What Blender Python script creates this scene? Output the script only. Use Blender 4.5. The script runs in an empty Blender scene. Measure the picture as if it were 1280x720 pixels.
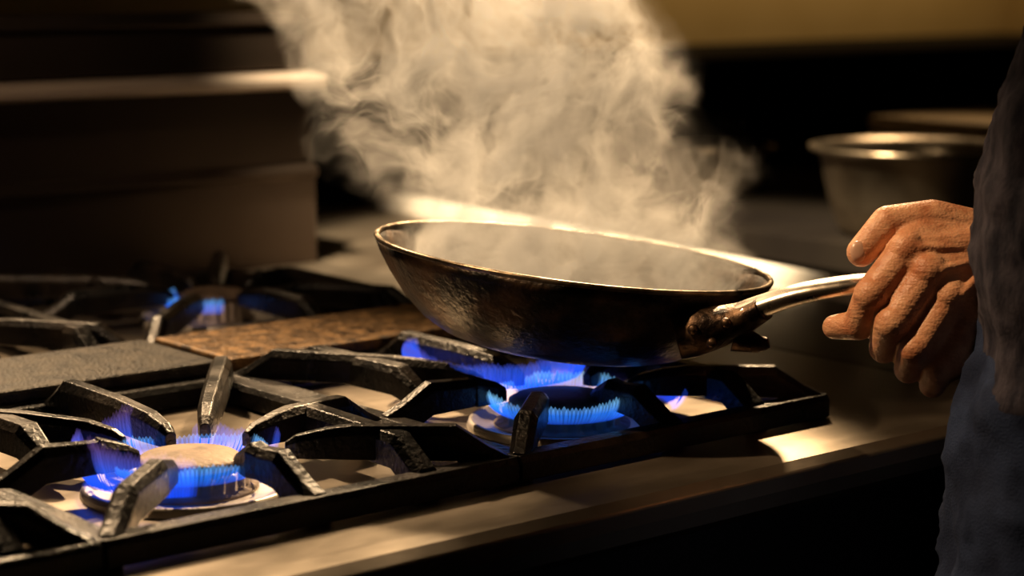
import bpy, bmesh, math, random
from mathutils import Vector, Matrix
random.seed(4)
scene = bpy.context.scene
C40, S40 = math.cos(math.radians(40)), math.sin(math.radians(40))
# cook's working axis: a = sideways, b = away, on a 40 degree diagonal to the range
def W(a, b, z): return Vector((a*C40 + b*S40, -a*S40 + b*C40 - 0.99, z))

# ------------------------------------------------------------ materials
def new_mat(name):
    m = bpy.data.materials.new(name); m.use_nodes = True
    nt = m.node_tree; b = nt.nodes["Principled BSDF"]
    return m, nt, b
def N(nt, t, **kw):
    n = nt.nodes.new(t)
    for k, v in kw.items(): setattr(n, k, v)
    return n
def noise_mat(name, c1, c2, scale=20, rough=(0.4, 0.6), metal=0.0, bump=0.0, bscale=None, stretch=None, detail=6, lo=.35, hi=.65, spec=None):
    m, nt, b = new_mat(name)
    tc = N(nt, 'ShaderNodeTexCoord'); mp = N(nt, 'ShaderNodeMapping')
    nt.links.new(tc.outputs['Object'], mp.inputs[0])
    if stretch: mp.inputs['Scale'].default_value = stretch
    no = N(nt, 'ShaderNodeTexNoise'); no.inputs['Scale'].default_value = scale; no.inputs['Detail'].default_value = detail
    nt.links.new(mp.outputs[0], no.inputs['Vector'])
    cr = N(nt, 'ShaderNodeValToRGB')
    cr.color_ramp.elements[0].position = lo; cr.color_ramp.elements[1].position = hi
    cr.color_ramp.elements[0].color = (*c1, 1); cr.color_ramp.elements[1].color = (*c2, 1)
    nt.links.new(no.outputs['Fac'], cr.inputs[0]); nt.links.new(cr.outputs[0], b.inputs['Base Color'])
    mr = N(nt, 'ShaderNodeMapRange'); mr.inputs[1].default_value = .3; mr.inputs[2].default_value = .7
    mr.inputs[3].default_value = rough[0]; mr.inputs[4].default_value = rough[1]
    nt.links.new(no.outputs['Fac'], mr.inputs[0]); nt.links.new(mr.outputs[0], b.inputs['Roughness'])
    b.inputs['Metallic'].default_value = metal
    if spec is not None: b.inputs['Specular IOR Level'].default_value = spec
    if bump:
        n2 = N(nt, 'ShaderNodeTexNoise'); n2.inputs['Scale'].default_value = bscale or scale*4; n2.inputs['Detail'].default_value = 5
        nt.links.new(mp.outputs[0], n2.inputs['Vector'])
        bp = N(nt, 'ShaderNodeBump'); bp.inputs['Strength'].default_value = bump; bp.inputs['Distance'].default_value = .002
        nt.links.new(n2.outputs['Fac'], bp.inputs['Height']); nt.links.new(bp.outputs[0], b.inputs['Normal'])
    return m

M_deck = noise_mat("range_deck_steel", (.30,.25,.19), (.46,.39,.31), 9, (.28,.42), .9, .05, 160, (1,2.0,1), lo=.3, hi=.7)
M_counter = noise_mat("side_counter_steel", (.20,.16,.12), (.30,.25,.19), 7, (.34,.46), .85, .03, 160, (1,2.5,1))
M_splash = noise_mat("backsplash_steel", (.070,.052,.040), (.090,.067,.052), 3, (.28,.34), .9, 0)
M_rail = noise_mat("rail_highlight_steel", (.46,.38,.31), (.52,.44,.36), 4, (.28,.34), .6, 0)  # paler copy of the backsplash steel, rail highlight put into its colour
M_lip = noise_mat("white_glare_edge", (.86,.80,.70), (.92,.86,.77), 20, (.24,.32), .15)  # near-white colour carries the glare of a brightly lit steel edge
M_body = noise_mat("range_black_enamel", (.006,.005,.005), (.012,.010,.009), 8, (.35,.5))
M_iron = noise_mat("cast_iron", (.003,.003,.003), (.030,.018,.009), 28, (.24,.44), .3, .6, 240, spec=.8, lo=.4, hi=.75)
M_iron2 = noise_mat("cast_iron_plate_grey", (.014,.012,.010), (.085,.070,.052), 70, (.36,.58), .4, .8, 350, lo=.35, hi=.75, detail=12)
M_plate = noise_mat("greasy_brown_plate", (.035,.016,.006), (.46,.25,.08), 75, (.28,.6), .25, 1.0, 260, lo=.34, hi=.76, detail=15)
M_dish = noise_mat("drip_bowl", (.50,.43,.34), (.76,.70,.60), 30, (.3,.45), .35)
M_cap = noise_mat("burner_cap", (.11,.075,.05), (.27,.19,.13), 50, (.5,.7), .3, .5, 200)
M_base = noise_mat("burner_base", (.22,.17,.13), (.40,.32,.24), 50, (.4,.6), .6, .3, 200)
M_pan = noise_mat("seasoned_steel", (.006,.005,.004), (.17,.088,.036), 24, (.32,.52), .5, .7, 150, lo=.49, hi=.80, detail=10)
M_rim = noise_mat("worn_pan_rim", (.10,.075,.05), (.38,.30,.21), 60, (.25,.4), .9, .2, 200)
M_handle = noise_mat("steel_handle", (.62,.56,.48), (.80,.73,.64), 40, (.24,.34), 1.0, .08, 120)
M_brkt = noise_mat("scorched_bracket", (.020,.013,.010), (.22,.135,.08), 70, (.30,.5), .85, .4, 220, lo=.42, hi=.80)
M_wall = noise_mat("ochre_wall", (.50,.35,.14), (.58,.42,.19), 3, (.6,.8), 0, .1, 40)
M_dark = noise_mat("dark_tile", (.008,.006,.005), (.014,.011,.008), 4, (.8,.9), spec=.1)
M_floor = noise_mat("quarry_tile", (.03,.018,.012), (.06,.035,.022), 6, (.4,.7))
M_ceil = noise_mat("ceiling_paint", (.05,.04,.03), (.07,.055,.04), 3, (.7,.9))
M_tray = noise_mat("wooden_tray", (.34,.22,.085), (.50,.33,.14), 14, (.5,.7), 0, .2, 60, (1,8,8))
M_jacket = noise_mat("grey_blue_cloth", (.014,.014,.024), (.068,.062,.082), 90, (.85,.95), 0, .5, 600, (1,1,.35), lo=.35, hi=.7, spec=.15)
M_apron = noise_mat("navy_apron", (.008,.014,.038), (.022,.036,.085), 30, (.85,.95), 0, .5, 600, spec=.2)
M_trouser = noise_mat("black_trouser", (.012,.012,.016), (.03,.03,.035), 30, (.8,.95))
M_shoe = noise_mat("shoe_leather", (.01,.01,.01), (.03,.025,.02), 30, (.3,.5))
M_hair = noise_mat("dark_hair", (.01,.007,.005), (.04,.025,.015), 80, (.4,.6), stretch=(1,1,.2))

def skin():
    m, nt, b = new_mat("skin")
    tc = N(nt, 'ShaderNodeTexCoord')
    no = N(nt, 'ShaderNodeTexNoise'); no.inputs['Scale'].default_value = 55; no.inputs['Detail'].default_value = 6
    nt.links.new(tc.outputs['Object'], no.inputs['Vector'])
    cr = N(nt, 'ShaderNodeValToRGB'); cr.color_ramp.elements[0].position=.32; cr.color_ramp.elements[1].position=.68
    cr.color_ramp.elements[0].color=(.46,.18,.085,1); cr.color_ramp.elements[1].color=(.76,.42,.24,1)
    nt.links.new(no.outputs['Fac'], cr.inputs[0]); nt.links.new(cr.outputs[0], b.inputs['Base Color'])
    b.inputs['Roughness'].default_value=.46
    b.inputs['Specular IOR Level'].default_value=.45
    b.inputs['Subsurface Weight'].default_value=.08; b.inputs['Subsurface Scale'].default_value=.004
    b.inputs['Subsurface Radius'].default_value=(1,.35,.15)
    v = N(nt, 'ShaderNodeTexVoronoi'); v.inputs['Scale'].default_value=500
    mp = N(nt,'ShaderNodeMapping'); mp.inputs['Scale'].default_value=(.45,.45,1.7)
    n2 = N(nt, 'ShaderNodeTexNoise'); n2.inputs['Scale'].default_value=150; n2.inputs['Detail'].default_value=6; n2.inputs['Distortion'].default_value=.6
    nt.links.new(tc.outputs['Object'], v.inputs['Vector']); nt.links.new(tc.outputs['Object'], mp.inputs[0]); nt.links.new(mp.outputs[0], n2.inputs['Vector'])
    ad = N(nt, 'ShaderNodeMath', operation='MULTIPLY_ADD'); ad.inputs[1].default_value=.25
    nt.links.new(v.outputs['Distance'], ad.inputs[0]); nt.links.new(n2.outputs['Fac'], ad.inputs[2])
    bp = N(nt, 'ShaderNodeBump'); bp.inputs['Strength'].default_value=.6; bp.inputs['Distance'].default_value=.0018
    nt.links.new(ad.outputs[0], bp.inputs['Height']); nt.links.new(bp.outputs[0], b.inputs['Normal'])
    return m
M_skin = skin()
M_nail = noise_mat("nail", (.60,.36,.26), (.66,.42,.30), 50, (.25,.3))

def flame_mat(name, base, mid, tip, h, strength):
    m = bpy.data.materials.new(name); m.use_nodes=True; nt=m.node_tree; nt.nodes.clear()
    out=N(nt,'ShaderNodeOutputMaterial'); tc=N(nt,'ShaderNodeTexCoord'); sp=N(nt,'ShaderNodeSeparateXYZ')
    nt.links.new(tc.outputs['Object'], sp.inputs[0])
    mr=N(nt,'ShaderNodeMapRange'); mr.inputs[1].default_value=0; mr.inputs[2].default_value=h
    nt.links.new(sp.outputs[2], mr.inputs[0])
    cr=N(nt,'ShaderNodeValToRGB'); e=cr.color_ramp.elements
    e[0].color=(*base,1); e[1].color=(*tip,1); e[1].position=1.0
    x=e.new(.5); x.color=(*mid,1)
    nt.links.new(mr.outputs[0], cr.inputs[0])
    em=N(nt,'ShaderNodeEmission'); em.inputs[1].default_value=strength
    nt.links.new(cr.outputs[0], em.inputs[0])
    tr=N(nt,'ShaderNodeBsdfTransparent'); ad=N(nt,'ShaderNodeAddShader')
    nt.links.new(em.outputs[0], ad.inputs[0]); nt.links.new(tr.outputs[0], ad.inputs[1])
    nt.links.new(ad.outputs[0], out.inputs[0])
    return m
M_flame = flame_mat("blue_flame", (.003,.02,.20), (.01,.085,.42), (.09,.24,.40), .018, .46)
M_flame2 = flame_mat("outer_blue_flame", (.003,.025,.36), (.010,.034,.28), (.040,.020,.07), .034, .36)

# ------------------------------------------------------------ mesh helpers
def finish(name, bm, mat, parent=None, smooth=True, loc=None):
    me = bpy.data.meshes.new(name)
    bmesh.ops.recalc_face_normals(bm, faces=bm.faces[:])
    bm.to_mesh(me); bm.free()
    o = bpy.data.objects.new(name, me); scene.collection.objects.link(o)
    if mat: me.materials.append(mat)
    if smooth:
        me.polygons.foreach_set('use_smooth', [True]*len(me.polygons))
    if loc is not None: o.location = loc
    if parent: o.parent = parent
    return o
def empty(name, loc=(0,0,0)):
    e = bpy.data.objects.new(name, None); e.empty_display_size=.05; e.location=loc
    scene.collection.objects.link(e); return e
def bevel(o, w=.003, seg=2):
    m=o.modifiers.new('bevel','BEVEL'); m.width=w; m.segments=seg; m.limit_method='ANGLE'; m.angle_limit=math.radians(35)
    n=o.modifiers.new('wn','WEIGHTED_NORMAL'); n.keep_sharp=True
def add_box(bm, x0,x1,y0,y1,z0,z1):
    vs=[bm.verts.new((x,y,z)) for x in (x0,x1) for y in (y0,y1) for z in (z0,z1)]
    for f in ((0,1,3,2),(4,6,7,5),(0,4,5,1),(2,3,7,6),(0,2,6,4),(1,5,7,3)):
        bm.faces.new([vs[i] for i in f])
def box(name, x0,x1,y0,y1,z0,z1, mat, parent=None, bv=.003):
    bm=bmesh.new(); add_box(bm,x0,x1,y0,y1,z0,z1)
    o=finish(name,bm,mat,parent,smooth=False)
    if bv: bevel(o,bv)
    return o
def add_lathe(bm, prof, seg=64, M=Matrix(), rmod=None):
    rings=[]
    for (r,z) in prof:
        if r<1e-6: rings.append([bm.verts.new(M@Vector((0,0,z)))])
        else:
            ring=[]
            for i in range(seg):
                a=2*math.pi*i/seg; rr=r*(rmod(i,r,z) if rmod else 1)
                ring.append(bm.verts.new(M@Vector((rr*math.cos(a),rr*math.sin(a),z))))
            rings.append(ring)
    for A,B in zip(rings,rings[1:]):
        for i in range(seg):
            j=(i+1)%seg
            if len(A)==1 and len(B)==1: continue
            if len(A)==1: bm.faces.new((A[0],B[i],B[j]))
            elif len(B)==1: bm.faces.new((A[i],A[j],B[0]))
            else: bm.faces.new((A[i],A[j],B[j],B[i]))
def lathe(name, prof, mat, parent=None, seg=64, loc=None, rmod=None):
    bm=bmesh.new(); add_lathe(bm,prof,seg,rmod=rmod)
    return finish(name,bm,mat,parent,loc=loc)
def extrude_x(name, prof, x0, x1, mat, parent=None, bv=.002):
    bm=bmesh.new()
    A=[bm.verts.new((x0,y,z)) for y,z in prof]; B=[bm.verts.new((x1,y,z)) for y,z in prof]
    n=len(prof)
    for i in range(n): bm.faces.new((A[i],A[(i+1)%n],B[(i+1)%n],B[i]))
    bm.faces.new(A); bm.faces.new(B[::-1])
    o=finish(name,bm,mat,parent,smooth=False)
    if bv: bevel(o,bv)
    return o
def add_bar(bm, path, w, h, topw=.6):
    """sweep a tapered cast bar: path = [(x,y,ztop[,scale])]"""
    rings=[]
    P=[Vector(p[:3]) for p in path]
    for i,p in enumerate(P):
        d=(P[min(i+1,len(P)-1)]-P[max(i-1,0)]); d.z=0
        if d.length<1e-6: d=Vector((1,0,0))
        d.normalize(); s=Vector((-d.y,d.x,0)); k=path[i][3] if len(path[i])>3 else 1
        ww=w*k; hh=h*k
        rings.append([bm.verts.new(p+s*a*ww/2+Vector((0,0,b*hh))) for a,b in ((-1,-1),(1,-1),(1,-.25),(topw,0),(-topw,0),(-1,-.25))])
    for A,B in zip(rings,rings[1:]):
        for i in range(6): bm.faces.new((A[i],A[(i+1)%6],B[(i+1)%6],B[i]))
    bm.faces.new(rings[0][::-1]); bm.faces.new(rings[-1])
def sph_pts(c,r,n=10):
    pts=[]
    for i in range(n+1):
        t=math.pi*i/n
        for j in range(2*n):
            a=math.pi*j/n
            pts.append(Vector(c)+Vector((math.sin(t)*math.cos(a),math.sin(t)*math.sin(a),math.cos(t)))*r)
    return pts
def add_hull(bm, spheres, n=8):
    b2=bmesh.new()
    for s in spheres:
        for p in sph_pts(s[:3],s[3],n): b2.verts.new(p)
    bmesh.ops.remove_doubles(b2,verts=b2.verts[:],dist=1e-6)
    r=bmesh.ops.convex_hull(b2,input=b2.verts[:])
    dead=[v for v in b2.verts if not v.link_faces]
    bmesh.ops.delete(b2,geom=dead,context='VERTS')
    mp={v:bm.verts.new(v.co) for v in b2.verts}
    for f in b2.faces:
        try: bm.faces.new([mp[v] for v in f.verts])
        except ValueError: pass
    b2.free()
def blob(name, hulls, voxel, mat, parent=None, smooth=4, n=8):
    """hulls: list of lists of (a,b,z,r) in working axes; fused to one continuous skin"""
    bm=bmesh.new()
    for H in hulls: add_hull(bm,[(*W(a,b,z),r) for a,b,z,r in H],n)
    o=finish(name,bm,mat,parent)
    m=o.modifiers.new('fuse','REMESH'); m.mode='VOXEL'; m.voxel_size=voxel; m.use_smooth_shade=True
    s=o.modifiers.new('relax','SMOOTH'); s.factor=.6; s.iterations=smooth
    return o
def chain(pts): return [[pts[i],pts[i+1]] for i in range(len(pts)-1)]

# ------------------------------------------------------------ room
XL,XR,YF,YB,H=-2.2,4.6,-2.4,2.4,2.8
box("floor",XL,XR,YF,YB,-.05,0,M_floor,bv=0)
box("ceiling",XL,XR,YF,YB,H,H+.05,M_ceil,bv=0)
box("wall_back",XL,XR,YB,YB+.08,0,H,M_wall,bv=0)
box("wall_front",XL,XR,YF-.08,YF,0,H,M_dark,bv=0)
box("wall_left",XL-.08,XL,YF,YB,0,H,M_dark,bv=0)
box("wall_right",XR,XR+.08,YF,YB,0,H,M_wall,bv=0)

# dark equipment line along the back wall
eq=empty("back_counter_cabinet")
box("carcass",1.6,4.55,1.90,2.39,0,1.04,M_dark,eq)
box("worktop",1.58,4.56,1.86,2.39,1.04,1.075,M_dark,eq)
for i in range(5):
    box("door_panel_%d"%i,1.64+i*.58,2.18+i*.58,1.885,1.90,.08,.98,M_dark,eq)
# unseen cupboards with doors, added so the deck reflects dark instead of wall
wc=empty("unseen_dark_cupboard")
box("carcass",.4,4.55,2.08,2.39,1.36,2.2,M_dark,wc)
for i in range(7):
    box("door_%d"%i,.42+i*.59,.99+i*.59,2.062,2.08,1.375,2.18,M_dark,wc)
    box("pull_%d"%i,.93+i*.59,.945+i*.59,2.045,2.062,1.45,1.60,M_dark,wc,.001)

# ------------------------------------------------------------ gas range
rng=empty("gas_range")
X0,X1,YD=-.30,1.43,1.08
extrude_x("body",[(.035,.10),(.035,.86),(YD,.86),(YD,.10)],X0,X1,M_body,rng)
extrude_x("deck",[(.012,.862),(.003,.870),(0,.882),(.003,.893),(.012,.899),(.03,.90),(YD,.90),(YD,.862)],X0,X1,M_deck,rng,bv=.0015)
extrude_x("control_panel",[(.0,.60),(.0,.74),(.035,.76),(.035,.58)],X0,X1,M_body,rng)
for i in range(6):
    bm=bmesh.new()
    add_lathe(bm,[(0,0),(.026,0),(.026,.006),(.019,.01),(.017,.03),(0,.032)],32,Matrix.Translation((-.08+i*.27,0,.67))@Matrix.Rotation(math.radians(90),4,'X'))
    add_box(bm,-.083+i*.27,-.077+i*.27,-.04,-.03,.655,.688)
    finish("knob_%d"%i,bm,M_body,rng)
extrude_x("oven_door",[(.01,.16),(.01,.56),(.035,.56),(.035,.16)],X0+.05,X1-.05,M_body,rng)
for x in (X0+.05,X1-.1):
    for y in (.08,YD-.1):
        box("leg",x,x+.05,y,y+.05,0,.10,M_body,rng)
# backsplash with ledge and rounded high shelf
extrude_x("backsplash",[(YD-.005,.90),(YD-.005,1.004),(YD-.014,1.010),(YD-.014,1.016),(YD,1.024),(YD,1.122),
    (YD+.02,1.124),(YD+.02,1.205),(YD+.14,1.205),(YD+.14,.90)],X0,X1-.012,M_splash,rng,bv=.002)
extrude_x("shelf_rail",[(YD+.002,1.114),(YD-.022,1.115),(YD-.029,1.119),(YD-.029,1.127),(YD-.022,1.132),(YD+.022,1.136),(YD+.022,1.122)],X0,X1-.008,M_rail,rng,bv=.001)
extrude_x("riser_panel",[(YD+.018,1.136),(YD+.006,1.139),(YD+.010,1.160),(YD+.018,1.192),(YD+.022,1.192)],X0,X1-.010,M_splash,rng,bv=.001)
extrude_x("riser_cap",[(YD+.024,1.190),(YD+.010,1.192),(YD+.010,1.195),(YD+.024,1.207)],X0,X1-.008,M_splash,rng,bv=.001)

ZT=.944
def grate(x0,x1,y0,y1,cx,cy,idx):
    bm=bmesh.new(); zf=.920; zt=ZT
    for a,b in (((x0,y0),(x1,y0)),((x1,y0),(x1,y1)),((x1,y1),(x0,y1)),((x0,y1),(x0,y0))):
        dx,dy=(b[0]-a[0]),(b[1]-a[1]); L=math.hypot(dx,dy); ux,uy=dx/L*.006,dy/L*.006
        add_bar(bm,[(a[0]-ux,a[1]-uy,zf),(b[0]+ux,b[1]+uy,zf)],.021,.018,.7)
    def finger(sx,sy,stop,k=1,wd=.019):
        d=Vector((cx-sx,cy-sy)); L=d.length; d/=L
        pts=[]
        for t,z,s in ((-.004,zf+.001,1),(.010,zf+.008,1),(.034,zt,1.05),(L*.5,zt+.001,1),(L-stop-.030,zt-.001,.9),(L-stop-.008,zt-.006,.68),(L-stop,zt-.011,.45)):
            pts.append((sx+d.x*t,sy+d.y*t,z,s))
        pts.sort(key=lambda p:(p[0]-sx)*d.x+(p[1]-sy)*d.y)
        add_bar(bm,pts,wd,.024,.5)
    finger(x0,cy+.03,.044); finger(x1,cy+.03,.044); finger(cx+.012,y0,.044); finger(cx+.012,y1,.042)
    for sx,sy in ((x0,y0),(x1,y0),(x0,y1),(x1,y1)): finger(sx,sy,.060,wd=.017)
    for xx in (cx+.105,):
        add_bar(bm,[(xx,y0,zf+.002),(xx,y0+.03,zt-.002),(xx,cy+.02,zt),(xx,cy+.05,zt-.010,.8),(xx,cy+.062,zt-.018,.5)],.021,.024)
    for xx in (cx-.085,):
        add_bar(bm,[(xx,y1,zf+.002),(xx,y1-.03,zt-.002),(xx,cy+.09,zt),(xx,cy+.07,zt-.010,.8),(xx,cy+.058,zt-.018,.5)],.021,.024)
    for sx in (x0,x1):
        for sy in (y0,y1):
            add_box(bm,sx-.007,sx+.007,sy-.007,sy+.007,.900,.912)
    o=finish("grate_%d"%idx,bm,M_iron,rng,smooth=False); bevel(o,.0028,2)
    return o

def flames(name,cx,cy,z,rad,n,hh,lean,a0,a1,mat,wid=.0045,parent=None):
    bm=bmesh.new()
    ph=random.random()*6
    for i in range(n):
        a=math.radians(a0+(a1-a0)*(i+.25*random.random())/n)
        h=hh*random.uniform(.93,1.05)*(1+.14*math.sin(a*3+ph)+.08*math.sin(a*7+ph)); w=wid*random.uniform(.9,1.15)
        c=Vector((math.cos(a),math.sin(a),0)); t=Vector((-c.y,c.x,0)); rings=[]
        for k in range(7):
            u=k/6; r=w*(.8+.5*u)*(1-u)**.32 if u<1 else 0
            base=c*(rad+lean*math.sin(u*1.7))+Vector((0,0,h*u**1.15))
            if k==6: rings.append([bm.verts.new(base)])
            else: rings.append([bm.verts.new(base+c*(r*.6*math.cos(q*math.pi/4))+t*(r*math.sin(q*math.pi/4))) for q in range(8)])
        for A,B in zip(rings,rings[1:]):
            for q in range(8):
                p=(q+1)%8
                if len(B)==1: bm.faces.new((A[q],A[p],B[0]))
                else: bm.faces.new((A[q],A[p],B[p],B[q]))
    return finish(name,bm,mat,parent,loc=(cx,cy,z))

def burner(cx,cy,idx,s=1.0,low=0):
    lathe("drip_bowl_%d"%idx,[(.032,.0015),(.055,.002),(.066,.0035),(.071,.0065),(.0745,.0065),(.0765,.001),(.0765,0)],M_dish,rng,72,(cx,cy,.9003))
    lathe("burner_base_%d"%idx,[(0,0),(.042*s,0),(.042*s,.003),(.037*s,.005),(.037*s,.020-low),(.033*s,.022-low),(0,.022-low)],M_base,rng,96,(cx,cy,.901),
          rmod=lambda i,r,z:(.94 if (i//2)%2 else 1.0) if z>.0045 else 1)
    lathe("burner_cap_%d"%idx,[(0,0),(.031*s,0),(.033*s,.002),(.033*s,.005),(.029*s,.008),(.012*s,.0095),(0,.0095)],M_cap,rng,64,(cx,cy,.9232-low))
A_B=(.722,.222); B_B=(1.055,.205)
for idx,(cx,cy) in enumerate((A_B,B_B,(1.10,.80),(.76,.80),(.42,.235),(.43,.80),(.10,.80),(.10,.235))):
    burner(cx,cy,idx,(1.14,1.30,1,1,1,1,1,1)[idx],(.005,.006,0,0,0,0,0,0)[idx])
k=0
for c in range(4):
    xa=.5875+.33*(c-2)
    cxs=[.10,.42,.730,1.060][c]
    grate(xa,xa+.315,.095,.465,cxs,.222,k); k+=1
    cxr=[.10,.43,.76,1.10][c]
    grate(xa,xa+.315,.615,1.0,cxr,.80,k); k+=1
    bm=bmesh.new()
    add_box(bm,xa-.002,xa+.317,.474,.605,.920,.932)
    add_box(bm,xa+.005,xa+.02,.48,.60,.900,.921); add_box(bm,xa+.29,xa+.31,.48,.60,.900,.921)
    o=finish("centre_plate_%d"%c,bm,M_plate if c==3 else M_iron2,rng,smooth=False); bevel(o,.003,2)

flames("gas_flame",*A_B,.914,.045,110,.0155,.011,0,360,M_flame,.0030)
flames("gas_flame",*B_B,.913,.051,124,.018,.012,0,360,M_flame,.0030)
flames("gas_flame",1.10,.80,.914,.041,34,.016,.012,110,250,M_flame,.0035)
flames("gas_flame",.76,.80,.914,.041,34,.016,.010,110,250,M_flame,.0035)
flames("gas_flame",.722,.240,.907,.060,80,.034,.012,85,250,M_flame2,.0045)
flames("gas_flame",.722,.240,.907,.064,24,.024,.012,-15,50,M_flame2,.0045)
flames("gas_flame",1.085,.325,.921,.070,120,.026,.008,112,330,M_flame2,.0042)
flames("gas_flame",1.065,.225,.910,.095,20,.018,.010,-45,0,M_flame2,.0045)

# ------------------------------------------------------------ side counter with bright raised edge
sc=empty("side_counter")
def xe(y): return 1.625+.125*y
bm=bmesh.new()
pl=[(1.433,0),(xe(0)+.02,0),(xe(1.55)+.02,1.55),(1.433,1.55)]
for z0,z1 in ((.865,.8995),):
    a_=[bm.verts.new((x,y,z0)) for x,y in pl]; b_=[bm.verts.new((x,y,z1)) for x,y in pl]
    for i in range(4): bm.faces.new((a_[i],a_[(i+1)%4],b_[(i+1)%4],b_[i]))
    bm.faces.new(a_); bm.faces.new(b_)
o=finish("top",bm,M_counter,sc,smooth=False); bevel(o,.004)
box("cabinet",1.45,1.62,.04,1.54,.0,.865,M_body,sc)
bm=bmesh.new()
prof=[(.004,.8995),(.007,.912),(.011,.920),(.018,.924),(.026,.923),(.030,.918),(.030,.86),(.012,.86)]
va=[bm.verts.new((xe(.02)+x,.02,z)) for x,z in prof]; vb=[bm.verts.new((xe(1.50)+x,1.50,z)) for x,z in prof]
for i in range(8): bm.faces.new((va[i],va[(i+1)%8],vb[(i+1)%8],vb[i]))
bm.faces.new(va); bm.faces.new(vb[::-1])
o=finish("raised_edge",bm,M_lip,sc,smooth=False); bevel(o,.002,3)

# prep table further back on the right
pt=empty("prep_table")
box("top",2.05,3.2,-.9,1.60,.86,.90,M_dark,pt)
for x in (2.08,3.12):
    for y in (-.85,1.52): box("leg",x,x+.04,y,y+.04,0,.86,M_dark,pt,.002)
box("shelf",2.07,3.18,-.86,1.58,.25,.27,M_dark,pt,.002)
M_bowl=noise_mat("bowl_steel",(.32,.25,.17),(.44,.36,.26),20,(.26,.38),.95)
def basin(name,a,b,z,r,h):
    e=empty(name,W(a,b,z))
    lathe("body",[(0,0),(r*.70,0),(r*.76,h*.06),(r*.86,h*.40),(r*.96,h*.95),(r*1.06,h),(r*1.07,h+.006),(r*1.03,h+.007),(r*.93,h*.95),(r*.83,h*.40),(r*.72,.010),(0,.008)],M_bowl,e,64)
    return e
basin("steel_basin",.548,2.76,.9005,.135,.114)
basin("steel_basin",.33,3.25,.9005,.085,.07)
st=empty("stack_of_trays")
for i in range(5):
    w=W(.76,3.22,0); box("tray_%d"%i,w.x-.15,w.x+.15,w.y-.13,w.y+.13,.9005+i*.026,.922+i*.026,M_tray,st,.004)

# ------------------------------------------------------------ wok pan
pan=empty("frying_pan",W(.0495,1.624,1.0325))
pan.rotation_euler=(Matrix.Rotation(math.radians(-40),3,'Z')@Matrix.Rotation(math.radians(6.8),3,'Y')@Matrix.Rotation(math.radians(-.5),3,'X')).to_euler()
R=.161
outer=[(0,-.0735),(.062,-.0735),(.082,-.0722),(.100,-.0670),(.117,-.057),(.133,-.042),(.147,-.024),(.156,-.010),(R-.0003,-.0005)]
inner=[(.1572,-.0003),(.151,-.011),(.142,-.025),(.128,-.042),(.112,-.054),(.096,-.063),(.078,-.0675),(.060,-.0695),(0,-.0695)]
lathe("shell",outer+inner,M_pan,pan,128)
lathe("rim",[(R-.0005,-.001),(R+.0003,.0008),(R-.0003,.0024),(R-.0022,.0030),(R-.0040,.0020),(R-.0042,-.0005),(R-.0025,-.0015),(R-.0005,-.001)],M_rim,pan,128)
def tube(name,pts,mat,parent,seg=16):
    bm=bmesh.new(); rings=[]
    D=[]
    for i in range(len(pts)-1):
        p0=pts[max(i-1,0)];p1=pts[i];p2=pts[i+1];p3=pts[min(i+2,len(pts)-1)]
        for k in range(6):
            t=k/6; D.append([.5*((2*b)+(-a+c)*t+(2*a-5*b+4*c-d)*t*t+(-a+3*b-3*c+d)*t**3) for a,b,c,d in zip(p0,p1,p2,p3)])
    D.append(list(pts[-1]))
    for i,p in enumerate(D):
        d=(Vector(D[min(i+1,len(D)-1)][:3])-Vector(D[max(i-1,0)][:3])).normalized()
        s=d.cross(Vector((0,0,1))).normalized(); u=s.cross(d)
        rings.append([bm.verts.new(Vector(p[:3])+s*p[3]*math.cos(q*2*math.pi/seg)+u*p[4]*math.sin(q*2*math.pi/seg)) for q in range(seg)])
    for A,B in zip(rings,rings[1:]):
        for q in range(seg): bm.faces.new((A[q],A[(q+1)%seg],B[(q+1)%seg],B[q]))
    bm.faces.new(rings[0][::-1]); bm.faces.new(rings[-1])
    return finish(name,bm,mat,parent)
def wtube(name,pts,mat):
    o=tube(name,[(*W(a,b,z),w,h) for a,b,z,w,h in pts],mat,None)
    bpy.context.view_layer.update()
    o.parent=pan; o.matrix_parent_inverse=pan.matrix_world.inverted(); return o
wtube("handle",[(.158,1.492,1.004,.014,.009),(.180,1.485,1.014,.014,.0088),(.208,1.474,1.026,.014,.0080),(.236,1.467,1.033,.014,.0075),(.262,1.463,1.036,.014,.0075),(.300,1.461,1.032,.014,.0080),(.34,1.461,1.020,.014,.0082),(.37,1.462,1.008,.010,.006)],M_handle)
wtube("bracket",[(.122,1.496,.991,.014,.018),(.136,1.495,.995,.019,.019),(.152,1.492,.999,.019,.016),(.172,1.488,1.007,.0165,.0120),(.186,1.482,1.0155,.0150,.0096)],M_brkt)
wtube("bracket_tab",[(.165,1.488,.992,.007,.011),(.182,1.484,.988,.006,.007),(.190,1.482,.989,.004,.004)],M_brkt)
for a,b,z in ((.133,1.475,1.000),(.147,1.474,.990),(.157,1.474,1.005)):
    bm=bmesh.new(); add_hull(bm,[(*W(a,b,z),.0042)]); o=finish("rivet",bm,M_brkt); bpy.context.view_layer.update(); o.parent=pan; o.matrix_parent_inverse=pan.matrix_world.inverted()

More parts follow.
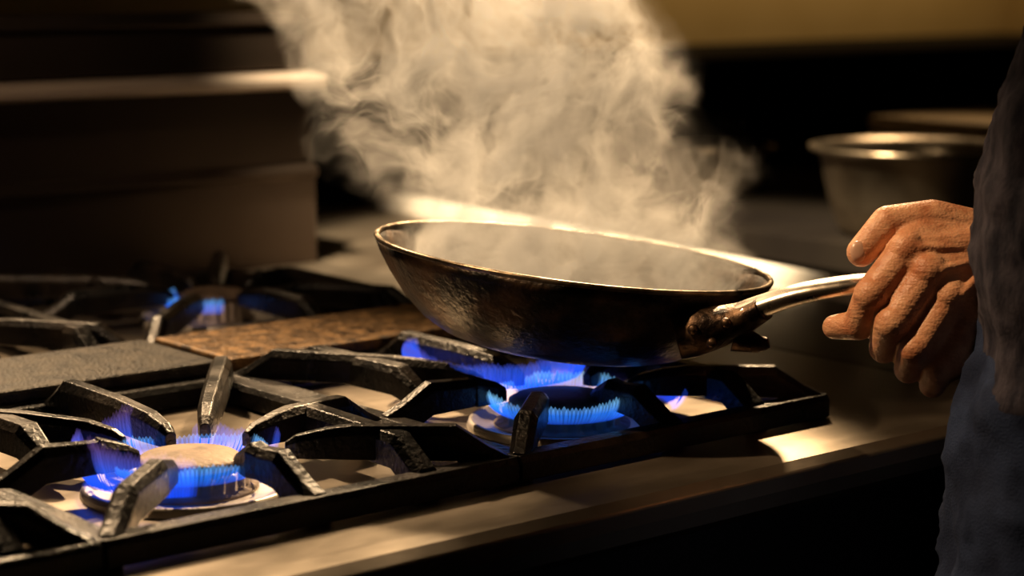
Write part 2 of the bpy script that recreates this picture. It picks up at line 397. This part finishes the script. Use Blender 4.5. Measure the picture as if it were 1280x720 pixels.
# ------------------------------------------------------------ the cook
cook=empty("cook")
wr=(.368,1.466,1.052)
fing={
 'index':[(.283,1.446,1.062,.0140),(.257,1.437,1.031,.0134),(.250,1.449,1.008,.0112),(.235,1.463,1.004,.0090)],
 'middle':[(.297,1.436,1.048,.0145),(.271,1.428,1.012,.0136),(.269,1.449,.991,.0112),(.274,1.463,1.001,.0090)],
 'ring':[(.312,1.433,1.032,.0140),(.2875,1.425,.9945,.0130),(.287,1.448,.976,.0108),(.292,1.464,.990,.0088)],
 'pinky':[(.328,1.436,1.015,.0130),(.305,1.429,.979,.0116),(.305,1.450,.964,.0098),(.310,1.465,.978,.0080)]}
H=[]
for k_,p in fing.items():
    H+=chain(p)
    H.append([p[0],(wr[0]-.01,wr[1],wr[2]+(.010 if k_=='index' else -.004),.020)])
    H.append([(p[1][0]-.0008,p[1][1]-.0026,p[1][2]+.0018,p[1][3]-.0004)])
    H.append([(p[0][0]-.001,p[0][1]-.0036,p[0][2]+.0018,p[0][3]-.0004)])
    # extensor tendon, a low ridge from knuckle to wrist
    H.append([(p[0][0]+.006,p[0][1]-.0128,p[0][2]+.004,.0038),(.350,1.451,1.058+(.006 if k_=='index' else 0),.0032)])
H.append([fing['index'][0],fing['middle'][0],fing['ring'][0],(.34,1.462,1.045,.018)])
H.append([fing['ring'][0],fing['pinky'][0],(.345,1.458,1.030,.018)])
H.append([fing['pinky'][0],(.340,1.452,1.002,.019),(.362,1.460,1.036,.024)])
H.append([fing['pinky'][1],(.335,1.446,.990,.014),fing['pinky'][0]])
H.append([(.30,1.462,1.052,.012),(.34,1.466,1.045,.018),(.318,1.462,1.018,.012)])
H+=chain([(.350,1.474,1.068,.018),(.305,1.469,1.082,.0150),(.272,1.464,1.080,.0132),(.252,1.457,1.060,.0108)])
H.append([(.305,1.468,1.078,.0135),(.286,1.450,1.068,.012),(.34,1.465,1.062,.018)])
H+=chain([(*wr,.028),(.40,1.40,1.078,.030),(.425,1.33,1.10,.036)])
hand=blob("left_hand",H,.0012,M_skin,cook,smooth=3,n=9)
bm=bmesh.new(); add_lathe(bm,[(0,.0015),(.003,.0013),(.0055,.0004),(.006,-.001)],20,Matrix.Translation(W(.2485,1.4478,1.062))@Matrix.Rotation(math.radians(-40),4,'Z')@Matrix.Rotation(math.radians(75),4,'X')@Matrix.Scale(1.3,4,(0,1,0)))
finish("thumb_nail",bm,M_nail,cook)
# sleeve + jacket: one continuous garment
T=(.502,1.415)
Lx,Ly=-.766,-.643      # cook's left
Fx,Fy=-.643,.766       # cook's front
def body(l,f,z,r): return (T[0]+l*Lx+f*Fx, T[1]+l*Ly+f*Fy, z, r)
J=[]
J.append([body(.07,0,.93,.125),body(-.07,0,.93,.125),body(.070,.015,1.11,.124),body(-.065,.01,1.12,.120)])
J.append([body(.070,.015,1.11,.124),body(-.065,.01,1.12,.120),body(.05,-.03,1.32,.100),body(-.08,-.03,1.32,.105)])
J.append([body(.05,-.03,1.32,.100),body(-.08,-.03,1.32,.105),body(.15,-.03,1.43,.060),body(-.15,-.03,1.43,.060),body(0,-.02,1.48,.060)])
J+=chain([body(.165,-.03,1.43,.063),(.43,1.235,1.135,.050),(.402,1.36,1.090,.046),(.366,1.438,1.058,.042)])
J+=chain([body(-.165,-.02,1.43,.063),body(-.22,.0,1.14,.050),body(-.17,.20,1.08,.038)])
J.append([body(.0,-.02,1.48,.060),body(0,-.015,1.53,.055)])
jk=blob("chef_jacket",J,.005,M_jacket,cook,smooth=4)
tx=bpy.data.textures.new("folds",'CLOUDS'); tx.noise_scale=.045; tx.noise_depth=3
d=jk.modifiers.new('folds','DISPLACE'); d.texture=tx; d.strength=.024; d.mid_level=.5
A_=[[body(.095,.045,.60,.125),body(-.075,.035,.60,.115),body(.075,.025,.97,.116),body(-.072,.028,.97,.118)],
    [body(.075,.025,.97,.116),body(-.072,.028,.97,.118),body(.04,.045,1.10,.095),body(-.05,.045,1.12,.100)]]
ap=blob("apron",A_,.006,M_apron,cook,smooth=5)
d=ap.modifiers.new('folds','DISPLACE'); d.texture=tx; d.strength=.025; d.mid_level=.5
LG=chain([body(.085,0,.88,.10),body(.10,.02,.50,.070),body(.10,-.01,.09,.05)])+chain([body(-.085,0,.88,.10),body(-.10,.02,.50,.070),body(-.10,-.01,.09,.05)])
blob("trousers",LG,.01,M_trouser,cook)
for s in (1,-1):
    blob("shoe",[[body(.10*s,-.05,.045,.042),body(.10*s,.06,.045,.040),body(.10*s,.15,.034,.032)]],.006,M_shoe,cook)
HD=[[body(0,.01,1.53,.052),body(0,.01,1.60,.052)],[body(0,.0,1.70,.092),body(0,.025,1.70,.082)],[body(0,.02,1.70,.08),body(0,.05,1.615,.042)],
    [body(0,.105,1.69,.008),body(0,.122,1.660,.012)],[body(.075,.0,1.67,.012),body(.08,-.008,1.70,.016)],[body(-.075,.0,1.67,.012),body(-.08,-.008,1.70,.016)],
    [body(.018,.093,1.628,.008),body(-.018,.093,1.628,.008)],[body(.03,.095,1.715,.012),body(-.03,.095,1.715,.012)]]
blob("head",HD,.004,M_skin,cook)
blob("hair",[[body(0,-.015,1.725,.098),body(0,.01,1.745,.088)],[body(0,-.03,1.68,.09)]],.006,M_hair,cook)
for s in (1,-1): blob("eye",[[body(.031*s,.098,1.692,.010)]],.002,M_nail,cook,smooth=1)
RH=[[body(-.17,.19,1.08,.028),body(-.165,.25,1.07,.026)]]
for i in range(4):
    RH+=chain([body(-.14-.02*i,.27,1.075,.011),body(-.142-.02*i,.31,1.065,.0095),body(-.142-.02*i,.325,1.04,.0085),body(-.142-.02*i,.315,1.02,.0075)])
    RH.append([body(-.14-.02*i,.27,1.075,.012),body(-.165,.22,1.075,.018)])
RH+=chain([body(-.145,.23,1.07,.014),body(-.12,.26,1.055,.012),body(-.115,.29,1.045,.010)])
blob("right_hand",RH,.003,M_skin,cook,smooth=2)

# ------------------------------------------------------------ steam
bm=bmesh.new(); rings=[]
for z,cx,wx,wy in ((-.026,.0,.092,.092),(-.010,.0,.118,.118),(.01,.0,.145,.14),(.06,.000,.20,.13),(.14,-.03,.21,.13),(.25,-.08,.22,.13),(.38,-.12,.23,.14)):
    rings.append([bm.verts.new((cx+wx*math.cos(i*math.pi/16),wy*math.sin(i*math.pi/16),z)) for i in range(32)])
for A,B in zip(rings,rings[1:]):
    for i in range(32): bm.faces.new((A[i],A[(i+1)%32],B[(i+1)%32],B[i]))
bm.faces.new(rings[0][::-1]); bm.faces.new(rings[-1])
m=bpy.data.materials.new("steam_vapour"); m.use_nodes=True; nt=m.node_tree; nt.nodes.clear()
lk=nt.links.new
out=N(nt,'ShaderNodeOutputMaterial'); tc=N(nt,'ShaderNodeTexCoord')
def M_(op,a,b=None,c=None,clamp=False):
    n=N(nt,'ShaderNodeMath',operation=op); n.use_clamp=clamp
    for i,v in enumerate((a,b,c)):
        if v is None: continue
        if isinstance(v,(int,float)): n.inputs[i].default_value=v
        else: lk(v,n.inputs[i])
    return n.outputs[0]
def VM(op,a,b):
    n=N(nt,'ShaderNodeVectorMath',operation=op)
    for i,v in enumerate((a,b)):
        if isinstance(v,tuple): n.inputs[i].default_value=v
        else: lk(v,n.inputs[i])
    return n.outputs[0]
def noise(vec,scale,detail,dist=0,rough=.5):
    n=N(nt,'ShaderNodeTexNoise'); n.inputs['Scale'].default_value=scale; n.inputs['Detail'].default_value=detail
    n.inputs['Distortion'].default_value=dist; n.inputs['Roughness'].default_value=rough
    lk(vec,n.inputs['Vector']); return n
P0=tc.outputs['Object']
w1=noise(P0,8,1); w2=noise(P0,30,1)
off=VM('MULTIPLY',VM('SUBTRACT',w1.outputs['Color'],(.5,.5,.5)),(.20,.12,.14))
off2=VM('MULTIPLY',VM('SUBTRACT',w2.outputs['Color'],(.5,.5,.5)),(.06,.04,.06))
P1=VM('ADD',P0,off); P2=VM('ADD',P1,off2)
s=N(nt,'ShaderNodeSeparateXYZ'); lk(P2,s.inputs[0])
s0=N(nt,'ShaderNodeSeparateXYZ'); lk(P0,s0.inputs[0])
z=s0.outputs[2]
cx=M_('MULTIPLY_ADD',z,.44,-.014)
nx=M_('DIVIDE',M_('ADD',s.outputs[0],cx),.158)
ny=M_('DIVIDE',s.outputs[1],.10)
dist=M_('SQRT',M_('ADD',M_('MULTIPLY',nx,nx),M_('MULTIPLY',ny,ny)))
mr=N(nt,'ShaderNodeMapRange'); mr.interpolation_type='SMOOTHSTEP'; lk(dist,mr.inputs[0])
mr.inputs[1].default_value=1.02; mr.inputs[2].default_value=.66; mr.inputs[3].default_value=0; mr.inputs[4].default_value=1
Ps=VM('MULTIPLY',P2,(1,.8,.85))
wn=noise(Ps,17,4,.5,.58)
mw=N(nt,'ShaderNodeMapRange'); lk(wn.outputs['Fac'],mw.inputs[0])
mw.inputs[1].default_value=.515; mw.inputs[2].default_value=.64; mw.inputs[3].default_value=0; mw.inputs[4].default_value=1
# thin curling filaments where the noise crosses its mid value
fl=noise(Ps,15,3,1.0,.5)
rid=M_('SUBTRACT',1.0,M_('MULTIPLY',M_('ABSOLUTE',M_('SUBTRACT',fl.outputs['Fac'],.5)),20.0),clamp=True)
wisp=M_('ADD',mw.outputs[0],M_('MULTIPLY',rid,.48))
low=N(nt,'ShaderNodeMapRange'); lk(z,low.inputs[0]); low.inputs[1].default_value=.0; low.inputs[2].default_value=.12; low.inputs[3].default_value=.13; low.inputs[4].default_value=.02
dens=M_('MULTIPLY',M_('MULTIPLY',M_('ADD',wisp,low.outputs[0]),mr.outputs[0]),26.0)
vs=N(nt,'ShaderNodeVolumeScatter'); vs.inputs['Color'].default_value=(.98,.96,.93,1); vs.inputs['Anisotropy'].default_value=.3
lk(dens,vs.inputs['Density']); lk(vs.outputs[0],out.inputs['Volume'])
try: m.cycles.volume_step_rate=.25
except Exception as e: print(e)
steam=finish("steam_cloud",bm,m)
steam.location=W(.0495,1.624,1.010); steam.rotation_euler=(0,0,math.radians(-40))

# ------------------------------------------------------------ lights
def area(name,loc,target,energy,size,col=(1,.72,.42),spread=180,sy=None):
    l=bpy.data.lights.new(name,'AREA'); l.energy=energy; l.size=size; l.color=col; l.spread=math.radians(spread)
    if sy: l.shape='RECTANGLE'; l.size_y=sy
    o=bpy.data.objects.new(name,l); scene.collection.objects.link(o); o.location=loc
    o.rotation_euler=(Vector(target)-Vector(loc)).to_track_quat('-Z','Y').to_euler(); return o
def spot(name,loc,target,energy,ang,blend=.5,rad=.05,col=(1,.72,.42)):
    l=bpy.data.lights.new(name,'SPOT'); l.energy=energy; l.spot_size=math.radians(ang); l.spot_blend=blend; l.shadow_soft_size=rad; l.color=col
    o=bpy.data.objects.new(name,l); scene.collection.objects.link(o); o.location=loc
    o.rotation_euler=(Vector(target)-Vector(loc)).to_track_quat('-Z','Y').to_euler(); return o
# added back light aimed at the steam over the wok
spot("steam_back_light",W(.25,3.0,2.15),W(.0,1.62,1.16),400,21,.5,.05,(1,.68,.37))
# added front-left accent on hand and pan side, no fixture
spot("hand_accent_light",W(-.75,1.25,2.2),W(.20,1.48,1.03),105,19,.8,.03,(1,.64,.34))
# added wide back-left light raking the grates, plates and near deck
spot("grate_raking_light",W(-.9,2.7,2.3),W(-.25,1.32,.92),240,36,.8,.04,(1,.68,.38))
# spot added to brighten the raised edge
spot("raised_edge_fill",(.95,.75,2.2),(1.74,.95,.93),560,34,.5,.04,(1,.76,.48))
# extra spot added to lift the backsplash
spot("backsplash_fill",(.3,.2,2.5),(.8,1.08,1.10),52,40,.9,.08,(1,.68,.42))
area("wall_wash_fill",(3.55,2.15,1.352),(3.55,2.40,1.12),1.7,2.0,(1,.68,.32),180,.04)  # added wash to brighten the ochre wall, no lamp in view
spot("prep_table_light",(3.3,1.4,2.5),W(.66,2.95,.95),48,17,.6,.05,(1,.70,.40))

w=bpy.data.worlds.new("kitchen_world"); scene.world=w; w.use_nodes=True
w.node_tree.nodes['Background'].inputs[0].default_value=(.05,.035,.02,1); w.node_tree.nodes['Background'].inputs[1].default_value=.2
scene.view_settings.view_transform='Standard'

cam=bpy.data.cameras.new("camera"); co=bpy.data.objects.new("camera",cam); scene.collection.objects.link(co)
co.location=(0,-.99,1.268); co.rotation_euler=(math.radians(90-9.13),0,math.radians(-40))
cam.sensor_width=36; cam.lens=71.7; cam.clip_start=.05
cam.dof.use_dof=True; cam.dof.focus_distance=1.50; cam.dof.aperture_fstop=4.5
scene.camera=co
